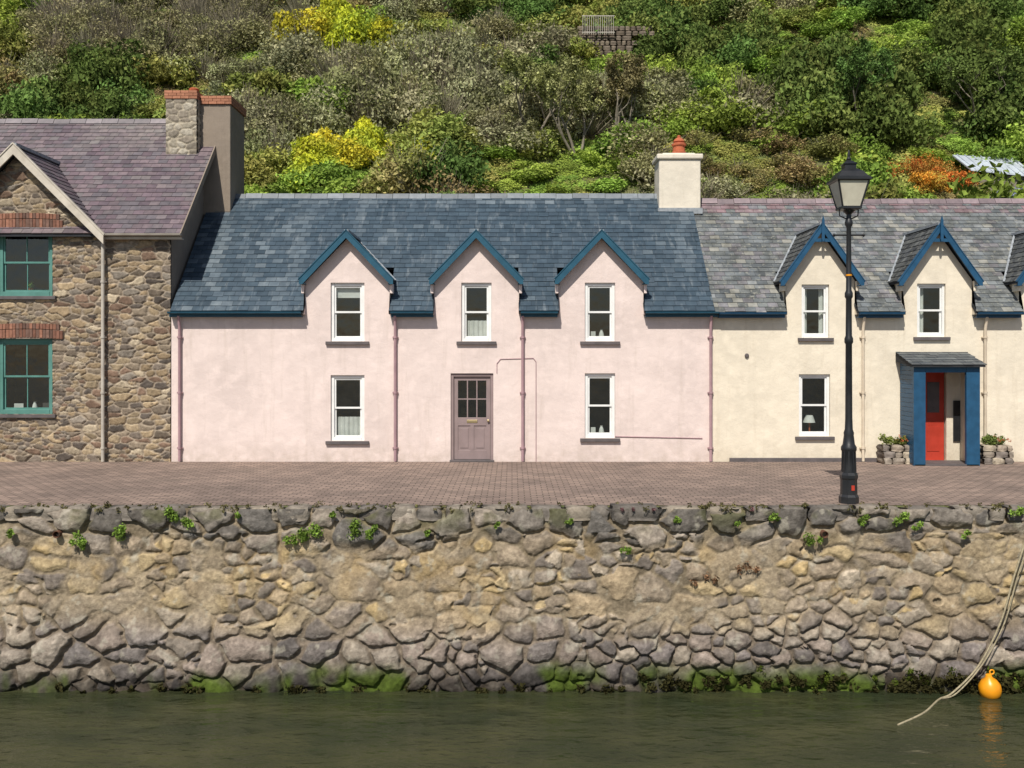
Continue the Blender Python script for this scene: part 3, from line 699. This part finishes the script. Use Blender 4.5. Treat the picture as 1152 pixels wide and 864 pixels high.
def stonebox(vs,fs,cs,x0,x1,y0,y1,z0,z1,c,r,j=.02):
    n=3
    P={}
    for a in range(n+1):
        for b in range(n+1):
            for d in range(n+1):
                if 0<a<n and 0<b<n and 0<d<n: continue
                fx,fy,fz=a/n,b/n,d/n
                cnt=(a in(0,n))+(b in(0,n))+(d in(0,n))
                sh_=(.0,.0,.03,.06)[cnt]
                p=Vector((x0+(x1-x0)*fx,y0+(y1-y0)*fy,z0+(z1-z0)*fz)); ce=Vector(((x0+x1)/2,(y0+y1)/2,(z0+z1)/2))
                dd=ce-p
                p=p+dd.normalized()*sh_*min(1,(z1-z0)*5)+Vector((r.uniform(-j,j),r.uniform(-j,j),r.uniform(-j,j)*.5))
                P[a,b,d]=len(vs); vs.append(tuple(p)); g=r.uniform(.8,1.2); cs.append(tuple(q*g for q in c))
    for a in range(n):
        for b in range(n):
            for k in (0,n):
                fs.append((P[a,b,k],P[a+1,b,k],P[a+1,b+1,k],P[a,b+1,k])); fs.append((P[a,k,b],P[a+1,k,b],P[a+1,k,b+1],P[a,k,b+1])); fs.append((P[k,a,b],P[k,a+1,b],P[k,a+1,b+1],P[k,a,b+1]))
vs=[];fs=[];cs=[];r=random.Random(4); x=-40
while x<40:
    w=r.uniform(.3,.85); c=r.choice([(.18,.16,.14),(.24,.21,.175),(.29,.25,.20),(.15,.135,.12)])
    stonebox(vs,fs,cs,x,x+w-.015,-7.36+r.uniform(-.04,.04),-6.96+r.uniform(-.03,.05),-.22,r.uniform(.0,.05),c,r)
    x+=w
npmesh('coping_stones',np.array(vs),np.array(fs),np.array(cs),stoneM,qw,smooth=True)
for x in (-7.69,5.28): 
    o=lathe('drain_outlet',[(.045,0),(.06,0),(.06,.2),(.052,.2),(.048,.02)],0,0,rustM,qw,16); o.rotation_euler=(math.radians(90),0,0); o.location=(x,-7.25,-.42)
def W(u,v): return ((u-576)/66.4,2.6+(400-v)/66.4)
cl=[]
for u,v,rad in ((200,575,.17),(214,588,.11),(350,592,.18),(340,603,.14),(328,606,.1),(395,594,.15),(420,598,.1),(88,606,.12),(97,612,.08),(135,598,.12),(872,578,.11),(915,608,.13),(703,617,.09),(968,584,.09),(1010,583,.11),(1030,592,.07),(1085,601,.07),(372,578,.07),(640,585,.05),(1140,574,.1),(760,585,.06),(270,578,.05),(12,600,.08),(480,600,.06),(560,590,.05),(830,590,.05)):
    x,z=W(u,v)
    for k in range(4): cl.append((x+random.uniform(-rad,rad)*.9,-7.44,z+random.uniform(-rad,rad)*.7,rad*random.uniform(.45,.8)))
cluster('wall_plants',cl,130,.023,(.19,.27,.05),seed=3)
cl=[(random.uniform(-13,13),-7.38+random.uniform(-.05,.35),random.uniform(-.02,.05),random.uniform(.03,.07)) for _ in range(260)]
cluster('coping_weeds',cl,70,.02,(.14,.13,.055),seed=4)
cl=[(W(u,0)[0],-7.42,.0,.045) for u in (700,712,735,845)]
cluster('valerian_plants',cl,90,.018,(.20,.11,.10),seed=5)
cl=[]
for u,v in ((795,648),(805,652),(840,636),(850,640),(832,640),(780,655)):
    x,z=W(u,v); cl.append((x,-7.4,z,.08))
cluster('dry_weeds',cl,60,.026,(.24,.14,.08),seed=6)
cl=[]
for k in range(150):
    x=random.triangular(2,12.5,8) if k%3 else random.uniform(-12,12); cl.append((x,-7.52+random.uniform(-.08,.03),random.uniform(-3.05,-2.80 if x>2 else -2.96),random.uniform(.05,.13)))
cluster('seaweed',cl,80,.035,(.055,.055,.02),seed=7)
cl=[(random.uniform(3,11.5),-7.5,random.uniform(-2.95,-2.7),random.uniform(.05,.12)) for k in range(32)]
cluster('green_algae',cl,120,.022,(.07,.10,.016),seed=8)
# ---------------- planters
def planter(x0,x1,seed,nm='stone_planter'):
    p=empty(nm); r=random.Random(seed); vs=[];fs=[];cs=[]
    for row in range(3):
        x=x0
        while x<x1:
            w=r.uniform(.16,.34); c=r.choice([(.36,.30,.24),(.28,.24,.20),(.42,.36,.28),(.22,.19,.17)])
            stonebox(vs,fs,cs,x,min(x+w,x1+.05),-.62+row*.03+r.uniform(-.03,.03),-.1,row*.15,row*.15+.155,c,r,.018); x+=w
    npmesh('stones',np.array(vs),np.array(fs),np.array(cs),stoneM,p,smooth=True)
    cl=[(r.uniform(x0+.05,x1-.05),-.35+r.uniform(-.15,.15),.52+r.uniform(-.02,.1),r.uniform(.07,.13)) for _ in range(12)]
    cluster('plants',cl,120,.03,(.15,.18,.05),p,seed)
    cl=[(r.uniform(x0,x1),-.45+r.uniform(-.15,.1),.55+r.uniform(0,.15),.04) for _ in range(9)]
    cluster('flowers',cl,60,.016,(.55,.22,.08),p,seed+1)
planter(FX(984),FX(1018),3); planter(11.25,FX(1125),8)
# ---------------- lamp
lp=empty('street_lamp'); LX,LY=5.93,-6.72
lathe('base_plinth',[(.17,0.004),(.17,.12),(.145,.16),(.14,.42),(.155,.45),(.155,.5),(.13,.55)],LX,LY,black,lp,8,False)
lathe('column',[(.125,.55),(.12,.62),(.11,.9),(.135,.94),(.135,.99),(.105,1.04),(.085,1.2),(.09,1.24),(.07,1.3),(.062,1.5),(.056,2.8),(.075,2.83),(.075,2.9),(.055,2.95),(.05,3.6),(.07,3.63),(.07,3.7),(.048,3.75),(.04,4.85),(.065,4.9),(.07,4.95),(.045,5.0),(.04,5.08),(.1,5.14),(.11,5.17)],LX,LY,black,lp,20)
for k in range(10):
    a=2*math.pi*k/10; beam('flute',(LX+.122*math.cos(a),LY+.122*math.sin(a),.56),(LX+.112*math.cos(a),LY+.112*math.sin(a),.92),.022,.022,black,lp)
tube('ladder_bar',[(LX-.26,LY,4.72),(LX+.26,LY,4.72)],.016,black,lp)
for s in (-1,1):
    lathe('ladder_bar_knob',[(.01,4.69),(.03,4.72),(.01,4.75)],LX+s*.26,LY,black,lp,10)
    tube('lantern_bracket',[(LX+s*.03,LY,5.0),(LX+s*.16,LY,5.06),(LX+s*.17,LY,5.2)],.013,black,lp)
q=math.sqrt(2)
lathe('lantern_glass',[(.155*q,5.2),(.265*q,5.66)],LX,LY,lampGlass,lp,4,False)
lathe('lantern_base',[(.12*q,5.15),(.175*q,5.17),(.175*q,5.21),(.15*q,5.22)],LX,LY,black,lp,4,False)
lathe('lantern_eave',[(.27*q,5.64),(.30*q,5.66),(.30*q,5.70),(.26*q,5.72)],LX,LY,black,lp,4,False)
lathe('lantern_roof',[(.26*q,5.72),(.19*q,5.82),(.12*q,5.87),(.10*q,5.88),(.10*q,5.95),(.12*q,5.96),(.04*q,6.03)],LX,LY,black,lp,4,False)
lathe('lantern_finial',[(.03,6.02),(.045,6.06),(.02,6.1),(.03,6.13),(.008,6.22)],LX,LY,black,lp,10)
for sx in (-1,1):
    for sy in (-1,1): beam('lantern_corner_bar',(LX+sx*.157,LY+sy*.157,5.2),(LX+sx*.268,LY+sy*.268,5.67),.024,.024,black,lp)
box('warning_sticker',LX-.0,LX+.055,LY-.141,LY-.134,.24,.33,redM,lp)
lathe('cable_tie',[(.052,4.0),(.054,4.03)],LX,LY,orange,lp,12)
# ---------------- buoy + rope
bu=empty('mooring_buoy'); BX,BY=7.93,-7.72
o=lathe('float',[(.02,-.17),(.10,-.15),(.165,-.08),(.18,0),(.17,.08),(.12,.16),(.06,.21),(.045,.26),(.02,.27)],0,0,orange,bu,24); o.location=(BX,BY,WATER+.11); o.rotation_euler=(.1,-.15,0)
bpy.ops.mesh.primitive_torus_add(major_radius=.035,minor_radius=.012,location=(BX+.03,BY,WATER+.40),rotation=(math.pi/2,0,0)); t=bpy.context.object; t.name='lifting_eye'; t.data.materials.append(orange); t.parent=bu
def cat(P,n=8):
    P=[Vector(p) for p in P]; out=[]
    for i in range(len(P)-1):
        p0=P[max(i-1,0)];p1=P[i];p2=P[i+1];p3=P[min(i+2,len(P)-1)]
        for k in range(n):
            t=k/n; out.append(.5*((2*p1)+(-p0+p2)*t+(2*p0-5*p1+4*p2-p3)*t*t+(-p0+3*p1-3*p2+p3)*t**3))
    return out+[P[-1]]
rope=empty('mooring_rope')
R1=[(9.3,-7.2,.05),(8.75,-7.5,-.1),(8.55,-7.6,-.6),(8.36,-7.65,-1.1),(8.12,-7.68,-1.85),(7.75,-7.7,-2.55),(7.3,-7.75,-2.98),(7.0,-7.9,-3.045),(6.5,-8.5,-3.045),(5.9,-9.0,-3.045)]
tube('rope_strand',cat(R1),.016,ropeM,rope); tube('rope_strand_b',cat([(a+.05,b-.03,c+.03*(i%2)) for i,(a,b,c) in enumerate(R1[:8])]),.012,ropeM,rope)
# =====================================================================  VEGETATION
def bush(name,R,H,n,size,col,seed,lobes=16,twig=0,col2=None,jit=.35):
    r=np.random.default_rng(seed); Ps=[];Ns=[];Cs=[]
    c=r.normal(size=(lobes,3)); c/=np.linalg.norm(c,axis=1,keepdims=True); c[:,2]=np.abs(c[:,2]); c[:,1]=np.where(c[:,1]>.5,-c[:,1],c[:,1])
    c=c*(.45+.5*r.random((lobes,1)))*np.array((R,R,H))
    k=n//lobes
    for i in range(lobes):
        rad=R*(.18+.28*r.random()); d=r.normal(size=(k,3)); d/=np.linalg.norm(d,axis=1,keepdims=True)
        rr=rad*(1-jit*r.random((k,1))**.7+ .55*r.random((k,1))**4)
        p=c[i]+d*rr*np.array((1,1,.85)); Ps.append(p);Ns.append(d)
        cc=np.array(col); 
        if col2 is not None and r.random()<.45: cc=np.array(col2)
        Cs.append(cc*(.75+.5*r.random())*(.65+.7*r.random((k,1))))
    V,Q,C=leafquads(np.concatenate(Ps),np.concatenate(Ns),size,np.concatenate(Cs),seed,asp=.55)
    if twig:
        a=r.random(twig)*2*np.pi; el=np.pi*(.15+.35*r.random(twig)); d=np.stack([np.cos(a)*np.cos(el),np.sin(a)*np.cos(el),np.sin(el)],1)
        L=(.5+.6*r.random(twig))[:,None]; p0=d*np.array((R,R,H))*.3*r.random((twig,1)); 
        b=p0+d*np.array((R,R,H))*L*.85+r.normal(size=(twig,3))*.18
        s=np.cross(d,r.normal(size=(twig,3))); s/=np.linalg.norm(s,axis=1,keepdims=True); w=(.006+.016*r.random(twig))[:,None]
        TV=np.stack([p0-s*w,p0+s*w,b+s*w*.3,b-s*w*.3],1).reshape(-1,3); TQ=np.arange(4*twig).reshape(-1,4)+len(V)
        TC=np.repeat(np.array((.28,.25,.18))*(.5+.8*r.random((twig,1))),4,0)
        V=np.concatenate([V,TV]);Q=np.concatenate([Q,TQ]);C=np.concatenate([C,TC])
    return npmesh(name,V,Q,C,leafM,dolink=False)
species={
 'olive':dict(n=4800,size=.078,col=(.30,.31,.085),col2=(.22,.26,.065)),
 'dark':dict(n=4800,size=.074,col=(.11,.17,.045),col2=(.15,.20,.055)),
 'yellow':dict(n=4800,size=.08,col=(.52,.52,.045),col2=(.36,.40,.05)),
 'willow':dict(n=3800,size=.062,col=(.34,.34,.19),col2=(.27,.28,.13),twig=350),
 'twiggy':dict(n=2800,size=.055,col=(.31,.29,.15),col2=(.25,.25,.11),twig=600),
 'bramble':dict(n=4800,size=.074,col=(.27,.38,.07),col2=(.21,.31,.06)),
 'gorse':dict(n=4800,size=.055,col=(.60,.27,.05),col2=(.42,.28,.06)),
 'ceanothus':dict(n=4800,size=.055,col=(.16,.20,.12),col2=(.36,.40,.56)),
 'brownscrub':dict(n=4400,size=.064,col=(.31,.25,.11),col2=(.24,.23,.08),twig=250)}
keys=list(species); col=bpy.data.collections.new('shrub_library')
NV=3
for i,k in enumerate(keys):
    for v in range(NV):
        o=bush('shrub_%02d_%s_%d'%(i*NV+v,k,v),1.25,1.3 if k!='twiggy' else 1.5,seed=i*10+v,lobes=16+v*7,**species[k]); col.objects.link(o)
def scatter(name,P,RZ,SC,IX,coll):
    me=bpy.data.meshes.new(name); me.from_pydata(P,[],[])
    a=me.attributes.new('rz','FLOAT_VECTOR','POINT'); a.data.foreach_set('vector',np.array(RZ,np.float32).ravel())
    a=me.attributes.new('sc','FLOAT_VECTOR','POINT'); a.data.foreach_set('vector',np.array(SC,np.float32).ravel())
    a=me.attributes.new('ix','INT','POINT'); a.data.foreach_set('value',np.array(IX,np.int32))
    o=link(bpy.data.objects.new(name,me))
    g=bpy.data.node_groups.new(name+'_scatter','GeometryNodeTree')
    g.interface.new_socket('Geometry',in_out='INPUT',socket_type='NodeSocketGeometry'); g.interface.new_socket('Geometry',in_out='OUTPUT',socket_type='NodeSocketGeometry')
    n=g.nodes; l=g.links
    gi=n.new('NodeGroupInput');go=n.new('NodeGroupOutput'); ci=n.new('GeometryNodeCollectionInfo'); ci.inputs['Collection'].default_value=coll
    ci.inputs['Separate Children'].default_value=True; ci.inputs['Reset Children'].default_value=True
    ip=n.new('GeometryNodeInstanceOnPoints'); ip.inputs['Pick Instance'].default_value=True
    def na(nm,t):
        x=n.new('GeometryNodeInputNamedAttribute'); x.data_type=t; x.inputs['Name'].default_value=nm
        return [q for q in x.outputs if q.enabled and q.name=='Attribute'][0]
    er=n.new('FunctionNodeEulerToRotation'); l.new(na('rz','FLOAT_VECTOR'),er.inputs[0])
    l.new(gi.outputs[0],ip.inputs['Points']); l.new(ci.outputs[0],ip.inputs['Instance']); l.new(na('ix','INT'),ip.inputs['Instance Index'])
    l.new(er.outputs[0],ip.inputs['Rotation']); l.new(na('sc','FLOAT_VECTOR'),ip.inputs['Scale']); l.new(ip.outputs[0],go.inputs[0])
    m=o.modifiers.new('scatter','NODES'); m.node_group=g; return o
# planting plan: (x, y, rx, ry, species, scale, zscale) on the slope
zones=[(-21.6,26,3.2,2.8,'dark',1.5,1.2),(-7.4,21.2,3.2,2.4,'yellow',1.25,1.1),(-9.3,32,2.8,2.8,'yellow',1.3,1.3),(-12,23.5,3,2.6,'willow',1.4,1.1),(-4.8,26.5,4.4,3.6,'willow',1.5,1.2),
 (-20,33,9,4,'twiggy',1.5,1.0),(-24,19,4,3,'willow',1.2,1.0),(1.6,19.8,4.4,2.6,'bramble',1.1,.6),(3.2,24.5,3.4,2.6,'willow',1.4,1.2),(11,21,4,2.2,'brownscrub',1.1,.8),(16.0,25,3.2,2.6,'dark',1.7,1.3),
 (24.5,27,5,3,'dark',1.6,1.1),(18.9,20.6,1.9,1.5,'gorse',.95,.9),(22.4,18.2,2.2,.9,'ceanothus',.85,.8),(21.2,23.6,3,1.5,'bramble',.9,.6),(-14.5,19,3,2,'olive',1.1,1),(10,32,5,3,'dark',1.5,1.1),(20,31,6,3,'bramble',1.2,.7),(5.5,27.5,3,1.6,'bramble',.9,.7)]
P=[];RZ=[];SC=[];IX=[]
r=random.Random(12); y=9.5; row=0
while y<58:
    vis=15.0<y<38
    st=1.7 if vis else 2.8
    x=-46+(row%2)*st/2
    while x<46:
        lim=.56*(24+y)+2
        if abs(x)>lim and r.random()<.55: x+=st; continue
        X_=x+r.uniform(-.55,.55)*st; Y_=y+r.uniform(-.5,.5)*st
        u=float(fbm(np.array(X_),np.array(Y_),.13,31,3)); w=float(fbm(np.array(X_),np.array(Y_),.18,77,3))
        sp='olive'
        if u<.38: sp='brownscrub'
        elif u>.60: sp='bramble'
        elif w>.59: sp='dark'
        elif w<.44: sp='willow'
        if r.random()<.10: sp=r.choice(['olive','dark','twiggy','willow','bramble','dark'])
        s=r.uniform(.95,1.7)*(1 if vis else 1.5); zs=r.uniform(.7,1.1)
        for (zx,zy,rx,rr,zsp,q1,q2) in zones:
            if ((X_-zx)/rx)**2+((Y_-zy)/rr)**2<1+r.uniform(-.25,.15):
                sp=zsp; s=q1*r.uniform(.8,1.1); zs=q2*r.uniform(.8,1.1)
                if sp=='yellow' and r.random()<.2: sp='bramble'
                break
        skip=(abs(X_-21.6)<2.3 and 18.6<Y_<21.4) or (abs(X_-18.9)<1.8 and 17.6<Y_<19.3)
        if not skip:
            z=float(hz(np.array(X_),np.array(Y_)))-.25
            P.append((X_,Y_,z)); RZ.append((r.uniform(-.15,.15),r.uniform(-.15,.15),r.random()*6.28)); SC.append((s,s,s*zs)); IX.append(keys.index(sp)*NV+r.randrange(NV))
        x+=st
    y+=st*.85; row+=1
scatter('hillside_shrubs',P,RZ,SC,IX,col)
# low ground cover (grass tussocks, bramble, bracken) laid to the slope
P=[];RZ=[];SC=[];IX=[]
y=15.5; row=0
while y<37:
    x=-.56*(24+y)-1
    while x<.56*(24+y)+1:
        X_=x+r.uniform(-.5,.5); Y_=y+r.uniform(-.4,.4)
        z=float(hz(np.array(X_),np.array(Y_)))-.12
        s=r.uniform(.75,1.0); sp=r.choice(['bramble','bramble','olive','olive','brownscrub'])
        P.append((X_,Y_,z)); RZ.append((.70+r.uniform(-.1,.1),0,r.uniform(-.3,.3))); SC.append((s,s,s*.32)); IX.append(keys.index(sp)*NV+r.randrange(NV))
        x+=1.35
    y+=1.1; row+=1
scatter('hillside_undergrowth',P,RZ,SC,IX,col)
# small trees with visible limbs
def tree(x,y,h,seed,lc):
    r=random.Random(seed); z0=float(hz(np.array(x),np.array(y)))-.2
    t=empty('scrub_tree')
    vs=[];fs=[]; tips=[]
    def limb(p,d,L,rad,depth):
        n=5; q=Vector(p); rings=[]
        for k in range(n+1):
            rr=rad*(1-.5*k/n); s=d.cross(Vector((0.3,1,.1))).normalized(); u=s.cross(d).normalized(); base=len(vs)
            for a in range(6): vs.append(tuple(q+s*rr*math.cos(a*1.047)+u*rr*math.sin(a*1.047)))
            rings.append(base)
            if k<n: d=(d+Vector((r.uniform(-.2,.2),r.uniform(-.2,.2),r.uniform(-.05,.15)))).normalized(); q=q+d*L/n
            if depth<3 and k in (2,3,4): 
                dd=(d+Vector((r.uniform(-1,1),r.uniform(-1,1),r.uniform(0,.5)))).normalized(); kids.append((q.copy(),dd,L*.6,rr*.6,depth+1))
        for a0,b0 in zip(rings,rings[1:]):
            for a in range(6): fs.append((a0+a,a0+(a+1)%6,b0+(a+1)%6,b0+a))
        if depth>=1: tips.append(q.copy())
        if depth>=2: tips.append(q-d*L*.4)
    kids=[]
    for k in range(3): limb((x,y,z0),Vector((r.uniform(-.5,.5),r.uniform(-.3,.1),1)).normalized(),h*.55,.09,0)
    while kids:
        a=kids.pop(0); limb(*a)
    pm('trunk_and_limbs',vs,fs,woodM,t,True)
    tt=r.sample(tips,min(len(tips),90))
    cluster('crown',[(p.x,p.y,p.z,r.uniform(.16,.36)) for p in tt],44,.065,lc,t,seed)
tree(3.0,21.6,4.2,1,(.29,.30,.13)); tree(5.0,22.0,4.0,2,(.33,.31,.14)); tree(1.0,22.6,4.2,3,(.29,.32,.12)); tree(-13.5,20.5,3.8,4,(.31,.33,.18)); tree(17.0,23.0,4.4,5,(.13,.20,.055)); tree(23,24,4,6,(.15,.21,.06))
gr=empty('garden_railing'); gz=float(hz(np.array(4.6),np.array(30.)))+1.6
for k in range(15): tube('baluster',[(3.9+k*.12,30,gz),(3.9+k*.12,30,gz+1.05)],.014,pipeGrey,gr)
for z in (.12,1.02): beam('rail',(3.85,30,gz+z),(5.65,30,gz+z),.03,.04,pipeGrey,gr)
vs=[];fs=[];cs=[];r=random.Random(8)
for row in range(8):
    x=3.6
    while x<(7.6 if row>5 else 6.6):
        w=r.uniform(.25,.55); stonebox(vs,fs,cs,x,x+w-.02,30.2,30.7,gz-1.6+row*.27,gz-1.6+row*.27+.26,r.choice([(.13,.105,.08),(.17,.14,.11),(.20,.165,.125)]),r); x+=w
npmesh('garden_wall',np.array(vs),np.array(fs),np.array(cs),stoneM,None,smooth=True)
sk=empty('garden_shed'); bz=float(hz(np.array(21.6),np.array(20.2)))
panelM=M('pale_metal_roof',(.55,.60,.66),(.42,.46,.50),scale=1.5,rough=.35,spec=.6)
pm('shed_roof',[(20.2,19.2,bz+.65),(23.1,19.2,bz+.35),(23.1,21.0,bz+1.45),(20.2,21.0,bz+1.65),(20.2,19.2,bz+.58),(23.1,19.2,bz+.28),(23.1,21.0,bz+1.38),(20.2,21.0,bz+1.58)],[(0,1,2,3),(7,6,5,4),(0,4,5,1),(1,5,6,2),(2,6,7,3),(3,7,4,0)],panelM,sk)
box('shed_walls',20.35,22.9,19.4,20.8,bz-1.2,bz+.4,woodM,sk,.01)
for k in range(8): beam('roof_batten',(20.4+k*.36,19.2,bz+.66-k*.037),(20.4+k*.36,21.0,bz+1.67-k*.025),.03,.03,panelM,sk)
# bushes crowding the shed
P=[];RZ=[];SC=[];IX=[]
for (x,y,s,sp) in ((18.6,19.6,.95,'gorse'),(19.6,19.9,.85,'gorse'),(17.8,20.3,.8,'gorse'),(21.3,18.3,.95,'ceanothus'),(22.6,18.3,1.05,'ceanothus'),(23.5,18.5,.95,'ceanothus'),(20.2,18.6,.75,'olive'),(24,20,1,'dark')):
    P.append((x,y,float(hz(np.array(x),np.array(y)))+.05)); RZ.append((0,0,r.random()*6)); SC.append((s,s,s*.95)); IX.append(keys.index(sp)*NV+r.randrange(NV))
scatter('garden_shrubs',P,RZ,SC,IX,col)
# =====================================================================  LIGHT
el=math.radians(50); az=math.radians(197)
sd=Vector((math.sin(az)*math.cos(el),math.cos(az)*math.cos(el),math.sin(el)))
L=bpy.data.lights.new('sun','SUN'); L.energy=5.0; L.angle=math.radians(.5); L.color=(1,.95,.86)
lo=bpy.data.objects.new('sun',L); S.collection.objects.link(lo); lo.rotation_euler=sd.to_track_quat('Z','Y').to_euler(); lo.location=(-10,-40,40)
w=bpy.data.worlds.new('World'); S.world=w; w.use_nodes=True; n=w.node_tree.nodes; l=w.node_tree.links
sky=n.new('ShaderNodeTexSky'); sky.sky_type='NISHITA'; sky.sun_disc=False; sky.sun_elevation=el; sky.sun_rotation=az
bg=n['Background']; bg.inputs['Strength'].default_value=.085; l.new(sky.outputs[0],bg.inputs['Color'])
S.view_settings.view_transform='Standard'; S.view_settings.look='None'; S.view_settings.exposure=0
cam=bpy.data.cameras.new('camera'); co=bpy.data.objects.new('camera',cam); S.collection.objects.link(co); S.camera=co
cam.sensor_width=36; cam.lens=34.5; cam.shift_y=-32/1152; cam.clip_end=2000; co.location=(0,-24,2.6); co.rotation_euler=(math.radians(90),0,0)
